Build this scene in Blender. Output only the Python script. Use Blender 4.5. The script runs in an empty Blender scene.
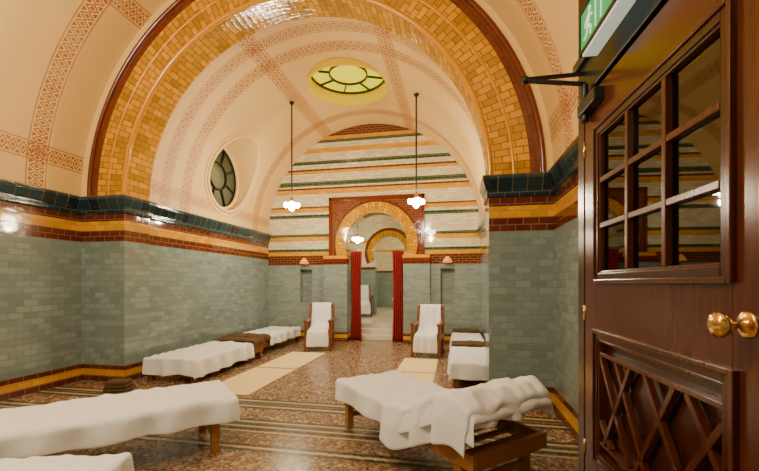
import bpy, bmesh, math, random
from mathutils import Vector, Matrix, noise
random.seed(4)
scene = bpy.context.scene
COL = scene.collection
ZS = 2.8

# ------------------------------------------------------------------ materials
def nt(name):
    m = bpy.data.materials.new(name); m.use_nodes = True
    t = m.node_tree; t.nodes.clear()
    out = t.nodes.new('ShaderNodeOutputMaterial')
    b = t.nodes.new('ShaderNodeBsdfPrincipled')
    t.links.new(b.outputs[0], out.inputs[0])
    return m, t, b, out
def setin(t, sock, v):
    if hasattr(v, 'links') or isinstance(v, bpy.types.NodeSocket): t.links.new(v, sock)
    else: sock.default_value = v
def M(t, op, a, b=0.0, c=0.0, clamp=False):
    n = t.nodes.new('ShaderNodeMath'); n.operation = op; n.use_clamp = clamp
    setin(t, n.inputs[0], a); setin(t, n.inputs[1], b)
    setin(t, n.inputs[2], c)
    return n.outputs[0]
def MIX(t, fac, a, b, mode='MIX'):
    n = t.nodes.new('ShaderNodeMix'); n.data_type = 'RGBA'; n.blend_type = mode
    setin(t, n.inputs[0], fac)
    for s, v in ((n.inputs[6], a), (n.inputs[7], b)):
        if isinstance(v, tuple): s.default_value = (v[0], v[1], v[2], 1)
        else: t.links.new(v, s)
    return n.outputs[2]
def ramp(t, fac, stops, const=True):
    n = t.nodes.new('ShaderNodeValToRGB')
    n.color_ramp.interpolation = 'CONSTANT' if const else 'LINEAR'
    cr = n.color_ramp
    while len(cr.elements) > 1: cr.elements.remove(cr.elements[-1])
    cr.elements[0].position = stops[0][0]; cr.elements[0].color = (*stops[0][1], 1)
    for p, c in stops[1:]:
        e = cr.elements.new(p); e.color = (*c, 1)
    setin(t, n.inputs[0], fac)
    return n.outputs[0]
def pos(t):
    g = t.nodes.new('ShaderNodeNewGeometry'); s = t.nodes.new('ShaderNodeSeparateXYZ')
    t.links.new(g.outputs['Position'], s.inputs[0]); return g, s.outputs
def comb(t, x, y, z=0.0):
    n = t.nodes.new('ShaderNodeCombineXYZ')
    setin(t, n.inputs[0], x); setin(t, n.inputs[1], y); setin(t, n.inputs[2], z); return n.outputs[0]
def bump(t, b, h, s=0.3, d=0.01):
    n = t.nodes.new('ShaderNodeBump'); n.inputs['Strength'].default_value = s; n.inputs['Distance'].default_value = d
    setin(t, n.inputs['Height'], h); t.links.new(n.outputs[0], b.inputs['Normal'])
def noise_n(t, scale, vec=None, detail=3):
    n = t.nodes.new('ShaderNodeTexNoise'); n.inputs['Scale'].default_value = scale; n.inputs['Detail'].default_value = detail
    if vec is not None: t.links.new(vec, n.inputs['Vector'])
    return n.outputs[0]
def brick(t, vec, w, h, lo=0.62, mortar=0.006):
    n = t.nodes.new('ShaderNodeTexBrick'); t.links.new(vec, n.inputs['Vector'])
    n.inputs['Scale'].default_value = 1; n.inputs['Brick Width'].default_value = w; n.inputs['Row Height'].default_value = h
    n.inputs['Mortar Size'].default_value = mortar; n.inputs['Mortar Smooth'].default_value = 0.15
    n.inputs['Color1'].default_value = (lo, lo, lo, 1); n.inputs['Color2'].default_value = (1, 1, 1, 1)
    n.inputs['Mortar'].default_value = (1, 1, 1, 1)
    return n
GREEN=(.27,.37,.375); BROWN=(.15,.024,.004); YEL=(.86,.415,.0); DARK=(.014,.042,.056)
WHITE=(.90,.84,.60); CREAM=(.94,.68,.29); DGREEN=(.008,.075,.038)
def plain(name, col, rough=0.5, metal=0.0, nscale=0, namp=0.0, bmp=0.0, emis=None, es=0.0):
    m, t, b, o = nt(name)
    b.inputs['Roughness'].default_value = rough; b.inputs['Metallic'].default_value = metal
    if nscale:
        f = noise_n(t, nscale)
        c = MIX(t, f, tuple(x*(1-namp) for x in col), tuple(min(1, x*(1+namp)) for x in col))
        t.links.new(c, b.inputs['Base Color'])
        if bmp: bump(t, b, f, bmp, 0.01)
    else: b.inputs['Base Color'].default_value = (*col, 1)
    if emis:
        b.inputs['Emission Color'].default_value = (*emis, 1); b.inputs['Emission Strength'].default_value = es
    return m
def tilemat(name, bands=None, col=None, w=.18, h=.085, uv=False, rough=.08, lo=.70, mcol=(.20,.20,.15), mfac=.65):
    m, t, b, o = nt(name)
    g, p = pos(t)
    if uv:
        u = t.nodes.new('ShaderNodeUVMap'); vec = u.outputs[0]
    else:
        sn = t.nodes.new('ShaderNodeSeparateXYZ'); t.links.new(g.outputs['True Normal'], sn.inputs[0])
        st = M(t, 'GREATER_THAN', M(t, 'ABSOLUTE', sn.outputs[0]), .5)
        hor = M(t, 'ADD', p[0], M(t, 'MULTIPLY', st, M(t, 'SUBTRACT', p[1], p[0])))
        vec = comb(t, hor, p[2])
    bk = brick(t, vec, w, h, lo)
    if bands:
        base = ramp(t, M(t, 'DIVIDE', p[2], 6.0), [(z/6.0, c) for z, c in bands])
    else:
        base = MIX(t, noise_n(t, 1.3), col, col)
    c = MIX(t, 1.0, base, bk.outputs['Color'], 'MULTIPLY')
    c = MIX(t, M(t,'MULTIPLY',bk.outputs['Fac'],mfac), c, mcol)
    t.links.new(c, b.inputs['Base Color'])
    b.inputs['Roughness'].default_value = rough
    b.inputs['Specular IOR Level'].default_value = .7
    hgt = M(t, 'ADD', M(t, 'SUBTRACT', 1.0, bk.outputs['Fac']), M(t, 'MULTIPLY', noise_n(t, 9.0), 1.2))
    bump(t, b, hgt, .5, .009)
    return m
r = .085
wall_bands = [(0,BROWN),(r,YEL),(2*r,BROWN),(3*r,GREEN),(25*r,BROWN),(27*r,YEL),(28.6*r,BROWN),(30*r,DARK)]
m_wall = tilemat('glazed_wall_tiles', wall_bands)
eb = [(0,BROWN),(r,YEL),(2*r,BROWN),(3*r,GREEN),(1.96,BROWN),(2.21,YEL),(2.31,DGREEN),(2.38,WHITE),(2.60,YEL),(2.70,DGREEN),(2.77,WHITE),
      (3.19,DGREEN),(3.29,WHITE),(3.36,YEL),(3.45,BROWN),(3.50,WHITE),(3.84,YEL),(3.94,BROWN),(3.99,WHITE),(4.05,DGREEN),(4.15,WHITE),(4.36,YEL),(4.45,BROWN),(4.50,WHITE),(4.60,DGREEN),(4.70,WHITE),(4.90,YEL),(5.03,WHITE),(5.16,DGREEN),(5.23,YEL),(5.34,BROWN)]
m_end = tilemat('striped_glazed_tiles', eb, w=.18, h=.06, lo=.72, mcol=(.35,.25,.12))
m_white = tilemat('white_glazed_tiles', [(0,GREEN),(1.95,BROWN),(2.05,WHITE),(2.9,YEL),(3.0,WHITE)], w=.18, h=.085, lo=.8)
m_yel = tilemat('amber_glazed_bricks', col=YEL, uv=True, w=.17, h=.088, lo=.50, mcol=(.20,.07,.0), rough=.06, mfac=.9)
m_brn = tilemat('oxblood_glazed_bricks', col=(.20,.035,.006), uv=True, w=.17, h=.06, lo=.6, mcol=(.05,.02,.01), rough=.1)
m_dark = tilemat('dark_blue_cornice_tiles', col=(.014,.048,.062), w=.17, h=.2, lo=.4, mcol=(.14,.12,.07), rough=.12)
m_brnw = tilemat('oxblood_wall_tiles', col=(.22,.05,.018), w=.12, h=.06, lo=.55, mcol=(.24,.15,.08))
def wood(name, c1, c2, rough=.3, axis=2, sc=3):
    m, t, b, o = nt(name)
    tc = t.nodes.new('ShaderNodeTexCoord'); mp = t.nodes.new('ShaderNodeMapping')
    s = [14*sc/3]*3; s[axis] = 1.0*sc/3
    mp.inputs['Scale'].default_value = s
    t.links.new(tc.outputs['Object'], mp.inputs[0])
    f = noise_n(t, 3.0, mp.outputs[0], 6)
    c = MIX(t, f, c1, c2); t.links.new(c, b.inputs['Base Color'])
    b.inputs['Roughness'].default_value = rough; bump(t, b, f, .08, .005)
    return m
m_mahog = wood('mahogany', (.035,.008,.003), (.115,.030,.011), .2, 2)
m_mahog_d = wood('dark_mahogany', (.018,.004,.002), (.058,.014,.006), .22, 2)
m_oak = wood('oak_frame', (.24,.09,.02), (.50,.24,.07), .4, 0)
m_chairwood = wood('chair_wood', (.13,.035,.012), (.30,.10,.03), .35, 2)
m_sheet = plain('white_cotton_sheet', (.88,.92,1.0), .9, 0, 220, .03, .15)
m_matt = plain('mattress_vinyl', (.45,.38,.28), .6, 0, 20, .1)
m_blanket = plain('brown_blanket', (.10,.058,.020), .95, 0, 60, .4, .5)
m_mat = plain('straw_yellow_mat', (.92,.76,.38), .85, 0, 90, .10, .3)
m_curtain = plain('red_velvet', (.30,.008,.012), .75, 0, 40, .2)
m_brass = plain('brass', (.80,.50,.16), .2, 1.0)
m_black = plain('black_metal', (.015,.014,.013), .4, .3)
m_blackgreen = plain('black_header_paint', (.010,.010,.008), .35)
m_bulb = plain('lit_bulb', (1,.9,.7), .3, 0, emis=(1,.86,.6), es=90)
m_green_sign = plain('green_sign_face', (.0,.32,.10), .3, 0, emis=(0,.5,.16), es=.4)
m_sign_white = plain('sign_white', (.85,.9,.85), .3, 0, emis=(.8,1,.85), es=.4)
m_marble = plain('white_marble', (.72,.68,.58), .3, 0, 5, .1)
m_amber = plain('amber_lampshade', (.6,.20,.05), .6, 0, emis=(1,.35,.08), es=.8)
m_glowpaint = plain('painted_shaft_glow', (.98,.74,.0), .6)  # skylight's yellow glow on the shaft, put into the base colour
def skymat():
    m, t, b, o = nt('yellow_skylight_glass')
    f = noise_n(t, 2.5)
    c = MIX(t, f, (.90,.74,.0), (1,.86,.0)); t.links.new(c, b.inputs['Emission Color'])
    b.inputs['Emission Strength'].default_value = 1.25; b.inputs['Base Color'].default_value = (.30,.26,.0,1)
    b.inputs['Roughness'].default_value = .8; b.inputs['Specular IOR Level'].default_value = .1; return m
m_sky = skymat()
def winmat():
    m, t, b, o = nt('obscured_window_glass')
    f = noise_n(t, 6); c = MIX(t, f, (.10,.12,.09), (.30,.32,.20)); t.links.new(c, b.inputs['Base Color'])
    b.inputs['Roughness'].default_value = .12; bump(t, b, noise_n(t, 40), .4, .01); return m
m_win = winmat()
def glassmat():
    m = bpy.data.materials.new('pane_glass'); m.use_nodes = True; t = m.node_tree; t.nodes.clear()
    o = t.nodes.new('ShaderNodeOutputMaterial'); mx = t.nodes.new('ShaderNodeMixShader')
    tr = t.nodes.new('ShaderNodeBsdfTransparent'); tr.inputs[0].default_value = (.20,.18,.12,1)
    gl = t.nodes.new('ShaderNodeBsdfGlossy'); gl.inputs['Roughness'].default_value = .02
    mx.inputs[0].default_value = .14
    t.links.new(tr.outputs[0], mx.inputs[1]); t.links.new(gl.outputs[0], mx.inputs[2]); t.links.new(mx.outputs[0], o.inputs[0]); return m
m_glass = glassmat()

def vaultmat(name, cx, R, ubands, vbands, P=.12):
    """painted plaster; U = arc length from springing, V = y; stencilled borders of diamonds, dots and edge lines"""
    m, t, b, o = nt(name)
    g, p = pos(t)
    ang = M(t, 'ARCTAN2', M(t, 'SUBTRACT', p[2], ZS), M(t, 'SUBTRACT', p[0], cx))
    U = M(t, 'MULTIPLY', ang, R); V = p[1]
    L = math.pi*R
    def border(c0, coord, along, w):
        d = M(t,'ABSOLUTE',M(t,'SUBTRACT',coord,c0))
        fr = M(t,'ABSOLUTE',M(t,'SUBTRACT',M(t,'FRACT',M(t,'DIVIDE',along,P)),.5))
        fd = M(t,'DIVIDE',d,w)
        s = M(t,'ADD',M(t,'MULTIPLY',fr,2.0),fd)
        dia = M(t,'COMPARE',s,.85,.16)
        dot = M(t,'LESS_THAN',s,.40)
        tri = M(t,'MULTIPLY',M(t,'GREATER_THAN',s,1.40),M(t,'LESS_THAN',fd,.98))
        k = M(t,'MAXIMUM',M(t,'MAXIMUM',dia,dot),tri)
        k = M(t,'MULTIPLY',k,M(t,'LESS_THAN',fd,1.0))
        e = M(t,'MULTIPLY',M(t,'COMPARE',d,w+.026,.009),.8)
        return M(t,'MAXIMUM',k,e)
    full = None
    for (c, w) in ubands:
        for cc in (c, L-c):
            k = border(cc, U, V, w); full = k if full is None else M(t,'MAXIMUM',full,k)
    for (c, w) in vbands:
        full = M(t,'MAXIMUM',full,border(c, V, U, w))
    n1 = noise_n(t, 1.2, None, 5)
    base = MIX(t, n1, (CREAM[0]*.84, CREAM[1]*.77, CREAM[2]*.66), CREAM)
    wear = M(t, 'MULTIPLY', full, M(t, 'MULTIPLY_ADD', noise_n(t, 14), .7, .50), 0, True)
    c = MIX(t, wear, base, (.42,.10,.006)); t.links.new(c, b.inputs['Base Color'])
    b.inputs['Roughness'].default_value = .5
    return m
m_vault_f = vaultmat('painted_plaster_front', -2.25, 3.4, [(.50,.09),(2.9,.10)], [(4.2,.10),(2.2,.10),(0.2,.10)])
m_vault_i = vaultmat('painted_plaster_inner', -2.175, 2.775, [(.30,.07),(3.25,.10)], [(5.75,.08),(6.25,.10),(8.80,.10)], .15)
m_plaster = plain('cream_plaster', CREAM, .6, 0, 2, .08)

def floormat():
    m, t, b, o = nt('mosaic_terrazzo_floor')
    g, p = pos(t)
    v = t.nodes.new('ShaderNodeTexVoronoi'); v.inputs['Scale'].default_value = 42
    t.links.new(g.outputs['Position'], v.inputs['Vector'])
    sp = t.nodes.new('ShaderNodeSeparateColor'); t.links.new(v.outputs['Color'], sp.inputs[0])
    terr = ramp(t, sp.outputs[0], [(0,(.14,.08,.05)),(.25,(.29,.17,.10)),(.5,(.42,.30,.19)),(.72,(.22,.14,.09)),(.82,(.56,.46,.33)),(.93,(.09,.08,.06))])
    gx = M(t,'SINE',M(t,'MULTIPLY',M(t,'ADD',p[0],p[1]),22)); gy = M(t,'SINE',M(t,'MULTIPLY',M(t,'SUBTRACT',p[0],p[1]),22))
    pr = M(t,'MULTIPLY',gx,gy)
    mos = ramp(t, M(t,'MULTIPLY_ADD',pr,.5,.5), [(0,(.06,.09,.05)),(.22,(.26,.20,.11)),(.42,(.15,.03,.015)),(.62,(.20,.16,.09)),(.85,(.44,.38,.24))])
    mos = MIX(t, .5, mos, terr)
    front = M(t,'LESS_THAN',p[1],3.62)
    c = MIX(t, front, terr, mos)
    def stripe(c, coord, ctr, hw, col, extra=None):
        k = M(t,'COMPARE',coord,ctr,hw)
        return MIX(t, M(t,'MULTIPLY',k,.95), c, col)
    dk=(.02,.035,.028); wh=(.60,.54,.38); rd=(.16,.04,.02)
    for ctr,hw,col in ((4.35,.16,(.20,.15,.09)),(4.50,.025,dk),(4.44,.02,wh),(4.38,.02,dk),(4.30,.02,dk),(4.25,.02,wh),(4.19,.025,dk),(3.72,.12,(.14,.13,.08)),(3.82,.022,dk),(3.77,.016,wh),(3.70,.02,dk),(3.64,.016,wh),(3.58,.03,dk),(3.52,.014,wh),(3.22,.02,dk),(3.17,.016,wh),(3.12,.02,dk)):
        c = stripe(c, p[1], ctr, hw, col)
    c = MIX(t, .35, c, MIX(t, .5, c, terr))
    t.links.new(c, b.inputs['Base Color'])
    b.inputs['Roughness'].default_value = .25
    bump(t, b, v.outputs['Distance'], .1, .004)
    return m
m_floor = floormat()

# ------------------------------------------------------------------ mesh builder
class MB:
    def __init__(s): s.v=[]; s.f=[]; s.mi=[]; s.mats=[]; s.uv=[]; s.sm=[]
    def mat(s, m):
        if m not in s.mats: s.mats.append(m)
        return s.mats.index(m)
    def face(s, pts, m, uv=None, smooth=False):
        i=len(s.v); s.v += [tuple(p) for p in pts]; s.f.append(tuple(range(i,i+len(pts)))); s.mi.append(s.mat(m)); s.uv.append(uv); s.sm.append(smooth)
    def raw(s, verts, faces, m, smooth=False):
        i=len(s.v); s.v += [tuple(p) for p in verts]
        for f in faces: s.f.append(tuple(j+i for j in f)); s.mi.append(s.mat(m)); s.uv.append(None); s.sm.append(smooth)
    def box(s, lo, hi, m, mtx=None):
        x0,y0,z0=lo; x1,y1,z1=hi
        vs=[Vector(q) for q in ((x0,y0,z0),(x1,y0,z0),(x1,y1,z0),(x0,y1,z0),(x0,y0,z1),(x1,y0,z1),(x1,y1,z1),(x0,y1,z1))]
        if mtx: vs=[mtx@q for q in vs]
        s.raw(vs, ((0,3,2,1),(4,5,6,7),(0,1,5,4),(1,2,6,5),(2,3,7,6),(3,0,4,7)), m)
    def beam(s, p0, p1, w, d, m, up=(0,1,0)):
        p0=Vector(p0); p1=Vector(p1); z=(p1-p0); L=z.length; z.normalize(); u=Vector(up); x=u.cross(z)
        if x.length<1e-4: x=Vector((1,0,0)).cross(z)
        x.normalize(); y=z.cross(x)
        mt=Matrix((x,y,z)).transposed().to_4x4(); mt.translation=p0
        s.box((-w/2,-d/2,0),(w/2,d/2,L),m,mt)
    def lathe(s, prof, m, n=24, mtx=None, smooth=True):
        vs=[];fs=[]
        for (rr,z) in prof:
            for k in range(n):
                a=2*math.pi*k/n; q=Vector((rr*math.cos(a),rr*math.sin(a),z)); vs.append(mtx@q if mtx else q)
        for i in range(len(prof)-1):
            for k in range(n):
                fs.append((i*n+k,i*n+(k+1)%n,(i+1)*n+(k+1)%n,(i+1)*n+k))
        if prof[0][0]>1e-6: fs.append(tuple(range(n))[::-1])
        if prof[-1][0]>1e-6: fs.append(tuple((len(prof)-1)*n+k for k in range(n)))
        s.raw(vs,fs,m,smooth)
    def tube(s, r0, r1, z0, z1, m, mtx=None, n=48):
        v=[];f=[]
        for (rr,z) in ((r0,z0),(r1,z0),(r1,z1),(r0,z1)):
            for k in range(n):
                a=2*math.pi*k/n; q=Vector((rr*math.cos(a),rr*math.sin(a),z)); v.append(mtx@q if mtx else q)
        for i in range(4):
            for k in range(n): f.append((i*n+k,i*n+(k+1)%n,((i+1)%4)*n+(k+1)%n,((i+1)%4)*n+k))
        s.raw(v,f,m)
    def sweep(s, pts, rad, m, closed=True, seg=8):
        """round bar along a list of points"""
        n=len(pts); vs=[];fs=[]
        for i in range(n):
            a=pts[(i-1)%n]; c=pts[(i+1)%n]; tg=(c-a).normalized()
            u=tg.cross(Vector((1,0,.01))).normalized(); v=tg.cross(u)
            for j in range(seg):
                q=2*math.pi*j/seg; vs.append(pts[i]+u*rad*math.cos(q)+v*rad*math.sin(q))
        for i in range(n if closed else n-1):
            for j in range(seg): fs.append((i*seg+j,i*seg+(j+1)%seg,((i+1)%n)*seg+(j+1)%seg,((i+1)%n)*seg+j))
        s.raw(vs,fs,m,True)
    def cyl(s, p0, p1, rad, m, n=16, r1=None):
        p0=Vector(p0); p1=Vector(p1); z=p1-p0; L=z.length; q=Vector((0,0,1)).rotation_difference(z.normalized())
        mt=q.to_matrix().to_4x4(); mt.translation=p0
        s.lathe([(rad,0),(rad if r1 is None else r1,L)],m,n,mt)
    def sphere(s, c, rad, m, n=20, sc=(1,1,1)):
        prof=[(max(0,rad*math.sin(math.pi*i/12)),-rad*math.cos(math.pi*i/12)) for i in range(13)]
        prof[0]=(1e-7,-rad); prof[-1]=(1e-7,rad)
        mt=Matrix.Translation(Vector(c))@Matrix.Diagonal((*sc,1)); s.lathe(prof,m,n,mt)
    def done(s, name, parent=None, bevel=0.0, sub=0, angle=None):
        me=bpy.data.meshes.new(name); me.from_pydata(s.v,[],s.f)
        for m in s.mats: me.materials.append(m)
        me.polygons.foreach_set('material_index', s.mi); me.polygons.foreach_set('use_smooth', s.sm)
        if any(u for u in s.uv):
            l=me.uv_layers.new(name='UVMap')
            for p,u in zip(me.polygons,s.uv):
                if u:
                    for k,li in enumerate(p.loop_indices): l.data[li].uv=u[k]
        me.update()
        if not any(s.uv):
            bm=bmesh.new(); bm.from_mesh(me)
            bmesh.ops.recalc_face_normals(bm, faces=bm.faces)
            bm.to_mesh(me); bm.free()
        ob=bpy.data.objects.new(name, me); COL.objects.link(ob)
        if parent: ob.parent=parent
        if bevel:
            b=ob.modifiers.new('bevel','BEVEL'); b.width=bevel; b.segments=2; b.limit_method='ANGLE'
        return ob
def empty(name, loc, rot=0.0):
    e=bpy.data.objects.new(name,None); e.empty_display_size=.2; e.location=loc; e.rotation_euler=(0,0,rot); COL.objects.link(e); return e
def boxo(name, lo, hi, m, parent=None, bevel=0.0):
    b=MB(); b.box(lo,hi,m); return b.done(name,parent,bevel)
def prism(name, poly, axis, a0, a1, m):
    def P(q,a):
        return {'x':(a,q[0],q[1]),'y':(q[0],a,q[1]),'z':(q[0],q[1],a)}[axis]
    n=len(poly); vs=[P(q,a0) for q in poly]+[P(q,a1) for q in poly]
    fs=[tuple(range(n)),tuple(range(2*n-1,n-1,-1))]+[(i,i+n,(i+1)%n+n,(i+1)%n) for i in range(n)]
    b=MB(); b.raw(vs,fs,m); return b.done(name)
def cut(ob, cutters):
    for c in cutters:
        md=ob.modifiers.new('b','BOOLEAN'); md.operation='DIFFERENCE'; md.solver='EXACT'; md.object=c
    dg=bpy.context.evaluated_depsgraph_get(); dg.update()
    me=bpy.data.meshes.new_from_object(ob.evaluated_get(dg))
    ob.modifiers.clear(); old=ob.data; ob.data=me; bpy.data.meshes.remove(old)
    for c in cutters: bpy.data.objects.remove(c, do_unlink=True)

# ------------------------------------------------------------------ shell
boxo('floor', (-6.0,-1.5,-.15), (1.5,9.8,0), m_floor)
boxo('wall_left', (-5.95,-1.2,0), (-5.65,4.85,ZS), m_wall)
boxo('wall_right', (1.15,-1.2,0), (1.45,4.85,ZS), m_wall)
boxo('wall_back', (-5.95,-1.5,0), (1.45,-1.2,6.4), m_wall)
boxo('wall_left_inner', (-5.65,5.33,0), (-4.95,9.5,ZS), m_wall)
boxo('wall_right_inner', (.60,5.33,0), (1.30,9.5,ZS), m_wall)
boxo('wall_pier_left', (-5.95,4.85,0), (-4.87,5.33,ZS), m_wall)
boxo('wall_pier_right', (.41,4.85,0), (1.45,5.33,ZS), m_wall)

def vault(name, cx, R, th, y0, y1, m, n=96, ny=1):
    vs=[];fs=[]
    ys=[y0,y1]
    for rr in (R,R+th):
        for y in ys:
            for k in range(n+1):
                a=math.pi*k/n; vs.append((cx+rr*math.cos(a),y,ZS+rr*math.sin(a)))
    N=n+1
    for k in range(n):
        fs.append((k,k+1,N+k+1,N+k)); fs.append((2*N+k,3*N+k,3*N+k+1,2*N+k+1))
        fs.append((k,2*N+k,2*N+k+1,k+1)); fs.append((N+k,N+k+1,3*N+k+1,3*N+k))
    fs.append((0,N,3*N,2*N)); fs.append((n,2*N+n,3*N+n,N+n))
    b=MB(); b.raw(vs,fs,m,True); return b.done(name)
vf=vault('ceiling', -2.25, 3.40, .3, -1.2, 4.85, m_vault_f); vf.data.set_sharp_from_angle(angle=math.radians(30))
vi=vault('ceiling_inner', -2.175, 2.775, .7, 5.33, 9.5, m_vault_i)
SKX,SKY,SKR=-2.12,7.42,.80
WY,WZ,WR=7.5,3.85,.74
c1=prism('c1',[(SKX+SKR*math.cos(2*math.pi*k/64),SKY+SKR*math.sin(2*math.pi*k/64)) for k in range(64)],'z',4.8,7,m_vault_i)
c2=prism('c2',[(WY+WR*math.cos(2*math.pi*k/64),WZ+WR*math.sin(2*math.pi*k/64)) for k in range(64)],'x',-6.5,-3.5,m_vault_i)
cut(vi,[c1,c2]); vi.data.set_sharp_from_angle(angle=math.radians(30))

# great arch
b=MB(); cx=-2.23; rin=2.64; rings=[(2.64,2.76,m_yel),(2.76,3.12,m_yel),(3.12,3.27,m_brn),(3.27,4.15,m_plaster)]
n=96
for k in range(n):
    a0=math.pi*k/n; a1=math.pi*(k+1)/n
    P=lambda rr,a,y:(cx+rr*math.cos(a),y,ZS+rr*math.sin(a))
    for (r0,r1,m) in rings:
        for y,fl in ((4.85,0),(5.33,1)):
            q=[P(r0,a0,y),P(r0,a1,y),P(r1,a1,y),P(r1,a0,y)]; rm=3.0
            if m is m_yel: uv=[(r0,a0*rm),(r0,a1*rm),(r1,a1*rm),(r1,a0*rm)]
            else: uv=[(a0*rm,r0),(a1*rm,r0),(a1*rm,r1),(a0*rm,r1)]
            b.face(q,m,uv)
    b.face([P(rin,a0,4.85),P(rin,a0,5.33),P(rin,a1,5.33),P(rin,a1,4.85)],m_yel,[(4.85,a0*rin),(5.33,a0*rin),(5.33,a1*rin),(4.85,a1*rin)])
    b.face([P(4.15,a0,4.85),P(4.15,a1,4.85),P(4.15,a1,5.33),P(4.15,a0,5.33)],m_plaster,[(0,0)]*4)
b.done('arch_great')
def arcroll(name, cx, R, y, rad, m, a_from=0, a_to=math.pi, cz=ZS, n=80, seg=10):
    vs=[];fs=[]
    for k in range(n+1):
        a=a_from+(a_to-a_from)*k/n
        for j in range(seg):
            t=2*math.pi*j/seg; rr=R+rad*math.cos(t)
            vs.append((cx+rr*math.cos(a), y+rad*math.sin(t), cz+rr*math.sin(a)))
    for k in range(n):
        for j in range(seg): fs.append((k*seg+j,k*seg+(j+1)%seg,(k+1)*seg+(j+1)%seg,(k+1)*seg+j))
    b=MB(); b.raw(vs,fs,m,True); return b.done(name)
m_brn_s=plain('oxblood_glaze',(.16,.028,.006),.12,0,8,.3); m_yel_s=plain('amber_glaze',(.74,.32,.0),.12,0,8,.25)
arcroll('trim_1',cx,3.27,4.85,.035,m_brn_s); arcroll('trim_2',cx,2.655,4.86,.035,m_yel_s); arcroll('trim_3',cx,2.93,4.86,.018,m_yel_s)
def cornice(name, path, inward):
    b=MB(); prof=[(.0,2.54),(.025,2.56),(.03,2.64),(.045,2.66),(.08,2.76),(.08,2.81),(.0,2.81)]
    pts=[Vector(p) for p in path]
    offs=[]
    for i,p in enumerate(pts):
        ns=[]
        if i>0: d=(pts[i]-pts[i-1]).normalized(); ns.append(Vector((-d.y,d.x))*inward)
        if i<len(pts)-1: d=(pts[i+1]-pts[i]).normalized(); ns.append(Vector((-d.y,d.x))*inward)
        o=ns[0] if len(ns)==1 else (ns[0]+ns[1])
        offs.append(o)
    for i in range(len(pts)-1):
        for j in range(len(prof)-1):
            (o0,z0),(o1,z1)=prof[j],prof[j+1]
            A=pts[i]+offs[i]*o0; B=pts[i+1]+offs[i+1]*o0; C=pts[i+1]+offs[i+1]*o1; D=pts[i]+offs[i]*o1
            b.raw([(A.x,A.y,z0),(B.x,B.y,z0),(C.x,C.y,z1),(D.x,D.y,z1)],[(0,1,2,3)],m_dark)
    return b.done(name)
cornice('trim_4', [(-5.65,-1.2),(-5.65,4.85),(-4.87,4.85),(-4.87,5.33),(-4.95,5.33),(-4.95,9.5)], -1)
cornice('trim_5', [(1.15,-1.2),(1.15,4.85),(.41,4.85),(.41,5.33),(.60,5.33),(.60,9.5)], 1)
for nm,lo,hi in (('baseboard_left',(-5.65,-1.2,0),(-5.63,4.83,.17)),('baseboard_right',(1.13,-1.2,0),(1.15,4.83,.17)),
                 ('baseboard_left_inner',(-4.95,5.34,0),(-4.93,9.48,.17)),('baseboard_right_inner',(.58,5.34,0),(.60,9.48,.17))):
    boxo(nm,lo,hi,m_wall)

# ------------------------------------------------------------------ end wall with horseshoe opening
DX=-1.98; AZ=2.50
def keyhole(cx, hw, R, cz, z0=-.05, n=40):
    a0=-math.acos(hw/R)
    pts=[(cx+hw,z0)]
    for k in range(n+1):
        a=a0+(math.pi-2*a0)*k/n; pts.append((cx+R*math.cos(a),cz+R*math.sin(a)))
    pts.append((cx-hw,z0)); return pts
ew=boxo('wall_end', (-5.65,9.5,0), (1.30,9.85,6.2), m_end)
cs=[prism('k',keyhole(DX,.72,.80,AZ),'y',9.2,10.2,m_end)]
for nx in (-3.87,-.18):
    cs.append(boxo('n',(nx-.17,9.3,.98),(nx+.17,9.72,1.86),m_end))
cut(ew,cs)
b=MB(); n=64; R0,R1,R2=.80,1.06,1.12; a00=-math.acos(.72/.80)
yf=9.44
for k in range(n):
    a0=a00+(math.pi-2*a00)*k/n; a1=a00+(math.pi-2*a00)*(k+1)/n
    P=lambda rr,a,y:(DX+rr*math.cos(a),y,AZ+rr*math.sin(a))
    for r0,r1,m in ((R0,R1,m_yel),(R1,R2,m_brn)):
        b.face([P(r0,a0,yf),P(r1,a0,yf),P(r1,a1,yf),P(r0,a1,yf)],m,[(r0,a0),(r1,a0),(r1,a1),(r0,a1)])
    b.face([P(R0,a0,yf),P(R0,a1,yf),P(R0,a1,9.86),P(R0,a0,9.86)],m_yel,[(0,a0),(0,a1),(.42,a1),(.42,a0)])
    b.face([P(R2,a0,yf),P(R2,a0,9.5),P(R2,a1,9.5),P(R2,a1,yf)],m_brn,[(0,a0),(.1,a0),(.1,a1),(0,a1)])
b.done('trim_8')
fr=boxo('trim_6',(DX-1.24,9.46,2.2),(DX+1.24,9.5,3.72),m_brnw)
cut(fr,[prism('k',keyhole(DX,.72,1.05,AZ,1.5),'y',9.2,9.9,m_brnw)])
b=MB()
for x in (DX-1.24,DX+1.16): b.box((x,9.43,2.2),(x+.08,9.47,3.72),m_brn_s)
b.box((DX-1.24,9.43,3.64),(DX+1.24,9.47,3.72),m_brn_s); b.done('trim_7',bevel=.008)
for i,(x0,x1) in enumerate(((-3.32,DX-.72),(DX+.72,-.60))):
    b=MB(); b.box((x0,9.34,0),(x1,9.5,2.02),m_end); b.box((x0-.03,9.31,2.02),(x1+.0,9.5,2.12),m_brn_s); b.box((x0-.02,9.33,2.12),(x1+.0,9.5,2.20),m_yel_s)
    b.done('wall_portal_left' if i==0 else 'wall_portal_right',bevel=.01)

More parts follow.
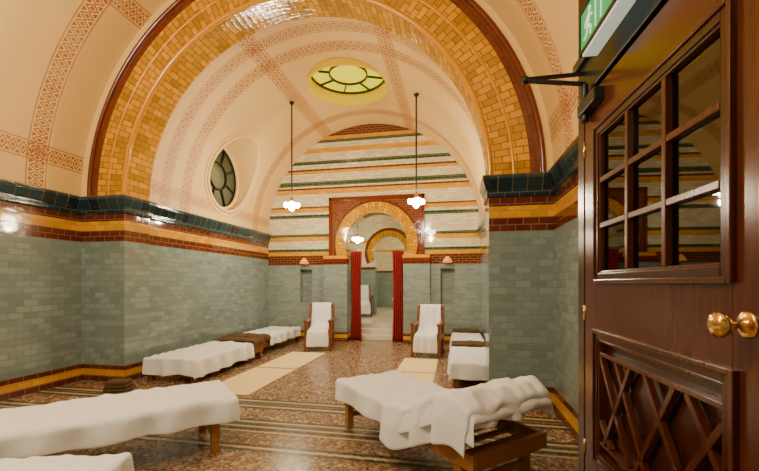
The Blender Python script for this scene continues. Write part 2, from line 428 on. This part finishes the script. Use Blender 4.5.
# ------------------------------------------------------------------ rooms beyond
b=MB()
for i in range(3): b.box((DX-.70,9.74+.28*i,0),(DX+.70,10.58,.13*(i+1)),m_marble)
b.done('marble_steps',bevel=.012)
F2=.39
boxo('floor_cool_room',(-3.9,10.6,.1),(-.1,17,F2-.005),m_marble)
boxo('floor_landing',(-3.9,9.85,-.15),(-.1,10.6,-.001),m_floor)
boxo('wall_left_cool_room',(-4.1,9.85,0),(-3.9,17,4.3),m_white)
boxo('wall_right_cool_room',(-.1,9.85,0),(.1,17,4.3),m_white)
boxo('ceiling_cool_room',(-4.1,9.85,4.3),(.1,17,4.5),m_plaster)
boxo('wall_far',(-4.1,17,0),(.1,17.2,4.5),m_white)
D2=-2.24
w2=boxo('wall_divider',(-3.9,13.0,F2),(-.1,13.3,4.3),m_white)
cut(w2,[prism('k',keyhole(D2,.50,.56,2.55,.2),'y',12.5,14,m_white)])
b=MB()
a00=-math.acos(.5/.56)
for k in range(n):
    a0=a00+(math.pi-2*a00)*k/n; a1=a00+(math.pi-2*a00)*(k+1)/n
    P=lambda rr,a,y:(D2+rr*math.cos(a),y,2.55+rr*math.sin(a))
    for r0,r1,m in ((.56,.76,m_yel),(.76,.86,m_brn)):
        b.face([P(r0,a0,12.95),P(r1,a0,12.95),P(r1,a1,12.95),P(r0,a1,12.95)],m,[(r0,a0),(r1,a0),(r1,a1),(r0,a1)])
    b.face([P(.86,a0,12.95),P(.86,a0,13),P(.86,a1,13),P(.86,a1,12.95)],m_brn,[(0,a0),(.1,a0),(.1,a1),(0,a1)])
b.done('trim_9')
b=MB()
b.box((-2.55,15.4,F2+.38),(-1.7,16.0,F2+.48),m_marble); b.box((-2.5,15.45,F2),(-2.35,15.95,F2+.38),m_marble); b.box((-1.9,15.45,F2),(-1.75,15.95,F2+.38),m_marble)
b.done('marble_bench',bevel=.01)

# ------------------------------------------------------------------ windows
def wheel(b,R,z0,z1,rc,spokes,w,m,mtx):
    b.tube(R-.035,R,z0,z1,m,mtx); b.tube(rc-.014,rc+.014,z0,z1,m,mtx)
    for k in range(spokes):
        a=2*math.pi*(k+.5)/spokes
        b.box((rc,-w/2,z0),(R-.02,w/2,z1),m,mtx@Matrix.Rotation(a,4,'Z'))
I=Matrix.Identity(4)
e=empty('window_1',(SKX,SKY,5.74))
b=MB(); b.lathe([(.78,0),(.78,.02)],m_sky,48); b.done('glass',e)
b=MB(); wheel(b,.78,-.04,0,.38,8,.024,m_blackgreen,I); b.done('glazing_bars',e)
b=MB(); b.tube(.775,.82,-.28,.0,m_glowpaint); b.done('shaft_lining',e)
e=empty('window_2',(-5.14,WY,WZ)); mt=Matrix.Rotation(math.pi/2,4,'Y')
b=MB(); b.lathe([(.73,-.02),(.73,0)],m_win,48,mt); b.done('glass',e)
b=MB(); wheel(b,.73,0,.05,.30,8,.03,m_blackgreen,mt); b.done('glazing_bars',e)
b=MB(); b.tube(.67,.73,.05,.09,m_plaster,mt)
for R_,rd in ((.77,.035),(.86,.022)):
    pts=[]
    for k in range(72):
        a=2*math.pi*k/72; y=WY+R_*math.cos(a); z=WZ+R_*math.sin(a)
        x=-2.175-math.sqrt(2.775**2-(z-ZS)**2)
        pts.append(Vector((x+5.14+.005,y-WY,z-WZ)))
    b.sweep(pts,rd,m_plaster)
b.done('moulding',e)

# ------------------------------------------------------------------ lamps
LC=(1,.84,.59)
def pendant(x,y,ztop,zb,power,rad=.06):
    e=empty('pendant_lamp',(x,y,zb))
    b=MB()
    b.cyl((0,0,.12),(0,0,ztop-zb),.016,m_black,8)
    b.lathe([(.05,ztop-zb),(.05,ztop-zb-.02),(.015,ztop-zb-.06)],m_black,16)
    b.lathe([(.012,.17),(.035,.15),(.04,.09),(.055,.075),(.055,.06),(.02,.06)],m_brass,16)
    for k in range(4):
        a=k*math.pi/2+.4
        b.cyl((.03*math.cos(a),.03*math.sin(a),.09),(.085*math.cos(a),.085*math.sin(a),.03),.010,m_brass,8)
    b.done('rod',e)
    b=MB(); b.sphere((0,0,-.01),.075,m_bulb,sc=(1,1,1.4))
    for k in range(4):
        a=k*math.pi/2+.4; b.sphere((.115*math.cos(a),.115*math.sin(a),.005),.055,m_bulb)
    b.done('bulbs',e)
    l=bpy.data.lights.new('lamp','POINT'); l.energy=power; l.color=LC; l.shadow_soft_size=rad
    o=bpy.data.objects.new('lamp_light',l); o.location=(0,0,-.19); o.parent=e; COL.objects.link(o)
    return e
pendant(-3.34,7.42,5.27,3.12,100)
pendant(-.73,7.30,5.13,3.06,100)
pendant(-3.9,1.3,5.70,4.1,165)
pendant(-1.3,1.0,6.02,4.2,175)
pendant(-2.85,11.0,4.3,2.80,22)
pendant(-1.2,15.0,4.3,3.1,45)
for x in (-3.87,-.18):
    e=empty('wall_sconce',(x,9.5,2.0)); b=MB()
    b.lathe([(.05,-.0),(.05,.02),(.02,.03)],m_brass,16,Matrix.Rotation(math.pi/2,4,'X'))
    b.cyl((0,-.02,0),(0,-.12,.05),.01,m_brass,8); b.done('bracket',e)
    b=MB(); b.lathe([(.12,.0),(.10,.06),(.03,.15)],m_amber,20,Matrix.Translation((0,-.14,0))); b.done('shade',e)

# ------------------------------------------------------------------ cloth
def sheet(name,parent,x0,x1,y0,y1,top,hx0,hx1,hy0,hy1,seed=0,m=m_sheet,step=.03,wr=1.0,th=.006):
    a0=x0-hx0;a1=x1+hx1;b0=y0-hy0;b1=y1+hy1
    nu=int((a1-a0)/step)+1;nv=int((b1-b0)/step)+1
    vs=[];fs=[]
    for i in range(nu+1):
        for j in range(nv+1):
            a=a0+(a1-a0)*i/nu; c=b0+(b1-b0)*j/nv
            X=min(max(a,x0),x1);Y=min(max(c,y0),y1);ex=a-X;ey=c-Y
            hs=1+.28*noise.noise(Vector((X*2.3+seed,Y*2.3,seed)))
            ax=abs(ex)*hs;ay=abs(ey)*hs
            drop=max(ax,ay)+.12*min(ax,ay)
            z0=top(X,Y); z=z0-drop
            am=min(1,drop/.14)*.032*wr
            w1=math.sin(Y*17+3*noise.noise(Vector((Y*2,seed,1))))*am; w2=math.sin(X*15+4*noise.noise(Vector((X*2,seed,5))))*am
            if ex: X+=math.copysign(.02+.10*ax,ex)+w1*1.0
            if ey: Y+=math.copysign(.02+.10*ay,ey)+w2*1.0
            fall=max(0,1-drop/.1)
            crease=abs(noise.noise(Vector((a*3.1+seed,c*6,4)))); crease2=abs(noise.noise(Vector((a*7.1+c*3,c*4-a*2,seed+9))))
            z+=fall*wr*(.014*noise.noise(Vector((a*4+seed,c*9,2)))+.008*noise.noise(Vector((a*13,c*5+seed,7)))+.018*max(0,.12-crease)/.12+.010*max(0,.10-crease2)/.10)
            if drop<.05 and drop>0: z+=.004
            vs.append((X,Y,max(z,.015)))
    for i in range(nu):
        for j in range(nv):
            q=i*(nv+1)+j; fs.append((q,q+nv+1,q+nv+2,q+1))
    b=MB(); b.raw(vs,fs,m,True); o=b.done(name,parent)
    s=o.modifiers.new('s','SOLIDIFY'); s.thickness=th; s.offset=1
    s=o.modifiers.new('ss','SUBSURF'); s.levels=1; s.render_levels=1
    return o
def lounger(loc,rot,L,W,hang,back=False,seed=0,zt=.46):
    e=empty('massage_lounger',(loc[0],loc[1],0),rot)
    b=MB(); zr=zt-.14
    for x in (.16,L-.16):
        for y in (.05,W-.05): b.box((x-.035,y-.035,0),(x+.035,y+.035,zr+.02),m_oak)
    for y in (0.0,W-.04): b.box((0,y,zr-.02),(L,y+.04,zr+.09),m_oak)
    for x in (0.0,L-.04): b.box((x,.04,zr-.02),(x+.04,W-.04,zr+.09),m_oak)
    for x in (.16,L-.16): b.box((x-.02,.05,.12),(x+.02,W-.05,.17),m_oak)
    k=.12
    while k<L-.1:
        b.box((k,.04,zr+.02),(k+.06,W-.04,zr+.045),m_oak); k+=.14
    if back:
        for y in (.06,W-.10): b.beam((.82,y+.02,zr+.10),(.12,y+.02,zt+.20),.05,.04,m_oak)
        b.beam((.10,.05,zt+.20),(.10,W-.05,zt+.20),.05,.04,m_oak,up=(1,0,0))
        for y in (.08,W-.12): b.beam((.30,y+.02,zr+.06),(.22,y+.02,zt+.14),.035,.03,m_oak)
    b.done('frame',e,bevel=.006)
    def top(x,y):
        t=zt+.012
        if back and x<.85:
            q=(.85-x)/.72; q=min(1,q); q=q*q*(3-2*q) if q<1 else 1
            t+= .26*q
            if x<.12: t-= (.12-x)*.6
        t-= .012*math.sin(math.pi*min(1,max(0,y/W)))*0.5
        return t
    nseg=24; vs=[];fs=[]
    for i in range(nseg+1):
        x=.02+(L-.04)*i/nseg; zt2=top(x,0)-.014
        for (y,z) in ((.02,zt2-.05),(W-.02,zt2-.05),(W-.02,zt2),(.02,zt2)): vs.append((x,y,z))
    for i in range(nseg):
        for j in range(4): fs.append((i*4+j,i*4+(j+1)%4,(i+1)*4+(j+1)%4,(i+1)*4+j))
    fs.append((3,2,1,0)); fs.append(tuple(nseg*4+j for j in range(4)))
    b=MB(); b.raw(vs,fs,m_matt); b.done('mattress',e,bevel=.01)
    sheet('sheet',e,0,L,0,W,top,*hang,seed=seed)
    return e,top
def rotof(d): return math.atan2(d[1],d[0])
lounger((-2.45,3.60),rotof((-.70,-.714)),1.9,.72,(.13,.13,.13,.17),seed=1)
lounger((-1.93,1.93),rotof((-.95,-.30)),1.9,.70,(.12,.12,.12,.14),seed=7)
e,top=lounger((.66,2.96),rotof((-.68,.73)),1.95,.75,(.05,.15,.13,.18),back=True,seed=3)
sheet('towel',e,.03,.92,-.01,.76,lambda x,y: top(x,y)+.026+.02*noise.noise(Vector((x*5,y*4,3)))+.014*noise.noise(Vector((x*11,y*9,8))),.13,.02,.20,.30,seed=11,wr=1.4,th=.012)

def wallbed(loc,L,W,hangs,blanket_end,seed):
    e=empty('rest_bed',(loc[0],loc[1],0))
    b=MB(); zt=.36
    for x in (.05,W-.05):
        for y in (.06,L-.06): b.box((x-.04,y-.04,0),(x+.04,y+.04,.28),m_chairwood)
    for x in (0,W-.035): b.box((x,0,.14),(x+.035,L,.30),m_chairwood)
    for y in (0,L-.035): b.box((.035,y,.14),(W-.035,y+.035,.30),m_chairwood)
    b.box((.03,.03,.24),(W-.03,L-.03,.27),m_chairwood)
    b.done('frame',e,bevel=.006)
    b=MB(); b.box((.02,.02,.27),(W-.02,L-.02,zt-.01),m_blanket); b.done('mattress',e,bevel=.02)
    top=lambda x,y: zt
    bl=.42
    y0,y1=(0.0,L-bl) if blanket_end else (bl,L)
    sheet('sheet',e,0,W,y0,y1,top,*hangs,seed=seed)
    yb0,yb1=(L-bl,L) if blanket_end else (0,bl)
    sheet('blanket',e,0,W,yb0+.02,yb1-.02,lambda x,y: zt+.03,.02,.10,.02,.02,seed=seed+5,m=m_blanket,th=.02)
    return e
wallbed((-4.62,4.98),2.05,.84,(.02,.26,.24,.02),True,21)
wallbed((-4.72,7.12),2.1,.80,(.02,.20,.03,.02),False,25)
wallbed((-.04,5.50),1.85,.58,(.22,.02,.22,.02),True,31)
wallbed((-.04,7.42),1.85,.58,(.20,.02,.03,.02),True,35)
b=MB()
for i in range(3): b.box((-.16+.01*i,-.12,.0+.05*i),(.16-.012*i,.12-.01*i,.048+.05*i),m_blanket)
o=b.done('folded_blanket',bevel=.02); o.location=(-4.60,4.50,0.0); o.rotation_euler=(0,0,.3)

def mat_o(lo,hi):
    b=MB(); b.box((lo[0],lo[1],0),(hi[0],hi[1],.014),m_mat); 
    return b.done('floor_mat',bevel=.005)
mat_o((-3.45,4.62),(-2.70,6.15)); mat_o((-3.45,6.22),(-2.70,7.70)); mat_o((-.98,4.95),(-.32,6.3)); mat_o((-.98,6.36),(-.32,7.5))

# ------------------------------------------------------------------ armchairs
def armchair(x,y,rot,z=0,name='armchair'):
    e=empty(name,(x,y,z),rot); b=MB(); W=.60
    for sx in (-1,1):
        X=sx*(W/2-.03)
        b.box((X-.03,-.30,0),(X+.03,-.24,.66),m_chairwood)
        b.beam((X,.24,0),(X,.36,1.0),.05,.06,m_chairwood)
        b.box((X-.045,-.34,.64),(X+.045,.28,.685),m_chairwood)
        b.box((X-.015,-.24,.34),(X+.015,.26,.44),m_chairwood)
        for yy in (-.12,0,.12): b.box((X-.012,yy-.012,.44),(X+.012,yy+.012,.64),m_chairwood)
        b.box((X-.015,-.24,.12),(X+.015,.24,.16),m_chairwood)
    b.box((-W/2+.05,-.29,.33),(W/2-.05,-.25,.42),m_chairwood)
    b.beam((-W/2+.03,.355,.97),(W/2-.03,.355,.97),.10,.04,m_chairwood,up=(0,1,0))
    for xx in (-.15,0,.15): b.beam((xx,.27,.42),(xx,.345,.95),.04,.02,m_chairwood)
    b.done('frame',e,bevel=.006)
    b=MB(); b.box((-W/2+.05,-.27,.40),(W/2-.05,.24,.46),m_blanket); b.done('cushion',e,bevel=.02)
    prof=[(.43,.62),(.425,.80),(.405,.97),(.37,1.045),(.32,1.02),(.29,.85),(.26,.62),(.22,.50),(.10,.475),(-.10,.475),(-.27,.475),(-.335,.44),(-.345,.30),(-.35,.10)]
    nx=14; vs=[];fs=[]
    for i,(py,pz) in enumerate(prof):
        for k in range(nx+1):
            u=-1+2*k/nx; hw=.235+.015*math.sin(i*1.1)
            vs.append((u*hw,py+.010*math.sin(u*9+i*.5)-.004,pz+.012*noise.noise(Vector((u*3,i*.8,rot)))))
    for i in range(len(prof)-1):
        for k in range(nx): q=i*(nx+1)+k; fs.append((q,q+1,q+nx+2,q+nx+1))
    b=MB(); b.raw(vs,fs,m_sheet,True); o=b.done('towel',e)
    s=o.modifiers.new('s','SOLIDIFY'); s.thickness=.014; s.offset=0
    s=o.modifiers.new('ss','SUBSURF'); s.levels=2; s.render_levels=2
    return e
armchair(-3.02,8.22,.20); armchair(-.55,7.95,-.1)
armchair(-3.0,12.2,.3,F2)

# ------------------------------------------------------------------ curtains
def curtain(x0,x1,y,z0,z1,ph):
    nu=50;nz=16;vs=[];fs=[]
    for j in range(nz+1):
        v=j/nz; z=z0+(z1-z0)*v
        pinch=1-.18*math.sin(math.pi*v)
        for i in range(nu+1):
            u=i/nu; xc=(x0+x1)/2
            X=xc+(u-.5)*(x1-x0)*pinch; vs.append((X,y+.045*math.sin(u*5*2*math.pi+ph)*(1-.3*v),z))
    for j in range(nz):
        for i in range(nu): q=j*(nu+1)+i; fs.append((q,q+1,q+nu+2,q+nu+1))
    b=MB(); b.raw(vs,fs,m_curtain,True); o=b.done('velvet_curtain'); s=o.modifiers.new('s','SOLIDIFY'); s.thickness=.008
curtain(DX-.70,DX-.40,9.60,.0,2.32,0); curtain(DX+.40,DX+.70,9.60,.0,2.32,1)
b=MB(); b.cyl((DX-.74,9.60,2.345),(DX+.74,9.60,2.345),.012,m_brass,10); b.done('curtain_rail')

# ------------------------------------------------------------------ mahogany door (open)
HX,HY=.86,2.78; drot=math.atan2(-.999,.046)
e=empty('door_1',(HX,HY,0),drot)
T=.05
b=MB()
b.box((0,0,.02),(.19,T,2.72),m_mahog); b.box((1.29,0,.02),(1.47,T,2.72),m_mahog)
b.box((.19,0,.02),(1.29,T,.41),m_mahog); b.box((.19,0,1.18),(1.29,T,1.52),m_mahog); b.box((.19,0,2.455),(1.29,T,2.72),m_mahog)
b.done('leaf',e,bevel=.003)
b=MB()
def frame(b,x0,x1,z0,z1,w,y0,y1,m):
    b.box((x0,y0,z0),(x0+w,y1,z1),m); b.box((x1-w,y0,z0),(x1,y1,z1),m)
    b.box((x0+w,y0,z0),(x1-w,y1,z0+w),m); b.box((x0+w,y0,z1-w),(x1-w,y1,z1),m)
frame(b,.17,1.31,1.50,2.475,.022,-.022,.0,m_mahog)
frame(b,.185,1.295,1.515,2.46,.045,-.012,.055,m_mahog_d)
frame(b,.225,1.255,1.555,2.42,.018,-.004,.05,m_mahog)
x0,x1,z0,z1=.243,1.237,1.573,2.402
for k in (1,2):
    X=x0+(x1-x0)*k/3; b.box((X-.016,-.008,z0),(X+.016,.05,z1),m_mahog)
    Z=z0+(z1-z0)*k/3; b.box((x0,-.006,Z-.016),(x1,.048,Z+.016),m_mahog)
b.done('window_frame',e,bevel=.004)
boxo('glass',(x0-.01,.020,z0-.01),(x1+.01,.026,z1+.01),m_glass,e)
b=MB()
frame(b,.16,1.32,.38,1.21,.022,-.022,.0,m_mahog)
frame(b,.18,1.30,.40,1.19,.035,-.012,.04,m_mahog_d)
frame(b,.215,1.265,.435,1.155,.016,-.006,.04,m_mahog)
b.box((.19,.038,.41),(1.29,.048,1.18),m_mahog_d)
X0,X1,Z0,Z1=.231,1.249,.451,1.139
b.box((X0,-.002,Z1-.085),(X1,.038,Z1-.060),m_mahog); b.box((X0,-.002,Z0+.060),(X1,.038,Z0+.085),m_mahog)
def st(u0,v0,u1,v1,w=.03,d=0):
    b.beam((X0+(X1-X0)*u0,.012-d,Z0+(Z1-Z0)*v0),(X0+(X1-X0)*u1,.012-d,Z0+(Z1-Z0)*v1),w,.03,m_mahog,up=(0,1,0))
for (u,v,p,q) in ((0,.88,.34,.12),(.20,.88,.52,.12),(.06,.12,.36,.88),(.40,.12,.72,.88),(.50,.88,.86,.12),(.66,.12,1,.80),(0,.30,.14,.12),(.80,.88,1,.50)):
    st(u,v,p,q,d=.004*((u*10)%2))
b.done('lattice_panel',e,bevel=.003)
b=MB(); mt=Matrix.Translation((1.354,0,1.365))@Matrix.Rotation(math.pi/2,4,'X')
b.lathe([(.044,-.001),(.044,.004),(.038,.008),(.030,.009),(.018,.014),(.012,.022),(.012,.050),(.020,.058),(.036,.066),(.043,.080),(.041,.092),(.030,.101),(.012,.105),(.001,.106)],m_brass,40,mt)
b.done('knob',e)
b=MB()
for z in (.4,1.3,2.4): b.cyl((-.008,.0,z-.05),(-.008,.0,z+.05),.010,m_brass,12)
b.done('hinges',e)
b=MB(); b.box((.02,-.06,2.60),(.30,-.0,2.68),m_black); b.cyl((.08,-.03,2.68),(.08,-.03,2.80),.022,m_black,14)
b.cyl((.08,-.03,2.55),(.08,-.03,2.60),.026,m_black,14)
b.done('closer_body',e,bevel=.008)
b=MB(); b.beam((.08,-.03,2.80),(.06,-.40,2.86),.035,.014,m_black,up=(0,0,1)); b.beam((.06,-.40,2.87),(-.02,.02,2.92),.035,.014,m_black,up=(0,0,1)); b.cyl((.06,-.40,2.845),(.06,-.40,2.885),.02,m_black,12)
b.done('closer_arm',e)
e=empty('door_frame',(HX,HY,0),drot)
b=MB(); b.box((-.13,.0,0),(-.02,.27,2.76),m_mahog_d); b.box((-.13,.0,2.76),(1.5,.20,3.55),m_blackgreen)
b.box((-.15,-.03,2.98),(1.5,.0,3.04),m_blackgreen)
b.done('jamb_and_header',e,bevel=.005)
e=empty('exit_sign',(HX-.03,HY,0),drot)
b=MB(); sx0,sx1,sz0,sz1=.33,.81,2.86,3.08
frame(b,sx0-.015,sx1+.015,sz0-.015,sz1+.015,.02,-.12,-.03,m_black); b.box((sx0,-.11,sz0),(sx1,-.03,sz1),m_sign_white)
b.done('casing',e,bevel=.003)
boxo('face',(sx0+.005,-.114,sz0+.005),(sx1-.005,-.111,sz1-.005),m_green_sign,e)
boxo('diffuser',(sx0+.02,-.11,sz0-.03),(sx1-.02,-.03,sz0-.014),m_sign_white,e)
b=MB()
def bar(u0,v0,u1,v1,w):
    b.beam((u0,-.117,v0),(u1,-.117,v1),w,.004,m_sign_white,up=(0,1,0))
q=sx0+.13; zc=sz0+.10
b.cyl((q+.01,-.119,zc+.07),(q+.01,-.115,zc+.07),.018,m_sign_white,16)
bar(q,zc+.05,q-.015,zc-.01,.028); bar(q-.015,zc-.01,q+.03,zc-.035,.016); bar(q+.03,zc-.035,q+.02,zc-.075,.014)
bar(q-.015,zc-.01,q-.03,zc-.05,.016); bar(q-.03,zc-.05,q-.07,zc-.06,.014); bar(q,zc+.045,q+.045,zc+.02,.012); bar(q,zc+.045,q-.045,zc+.03,.012); bar(q-.045,zc+.03,q-.055,zc,.010)
bar(sx0+.22,zc+.07,sx0+.22,zc-.08,.01); bar(sx0+.29,zc+.07,sx0+.29,zc-.08,.01); bar(sx0+.22,zc+.07,sx0+.29,zc+.07,.01)
bar(sx0+.34,zc,sx0+.42,zc,.02); bar(sx0+.40,zc+.035,sx0+.45,zc,.016); bar(sx0+.40,zc-.035,sx0+.45,zc,.016)
b.done('pictogram',e)

# ------------------------------------------------------------------ world & camera
w=bpy.data.worlds.new('World'); scene.world=w; w.use_nodes=True
w.node_tree.nodes['Background'].inputs[0].default_value=(.5,.45,.38,1); w.node_tree.nodes['Background'].inputs[1].default_value=.3
cam=bpy.data.cameras.new('Camera'); co=bpy.data.objects.new('Camera',cam); COL.objects.link(co)
co.location=(0,0,1.5); co.rotation_euler=(math.pi/2,0,math.atan(.1987))
cam.sensor_width=36; cam.lens=380/759*36; cam.shift_y=47.5/759; cam.clip_start=.05
scene.camera=co
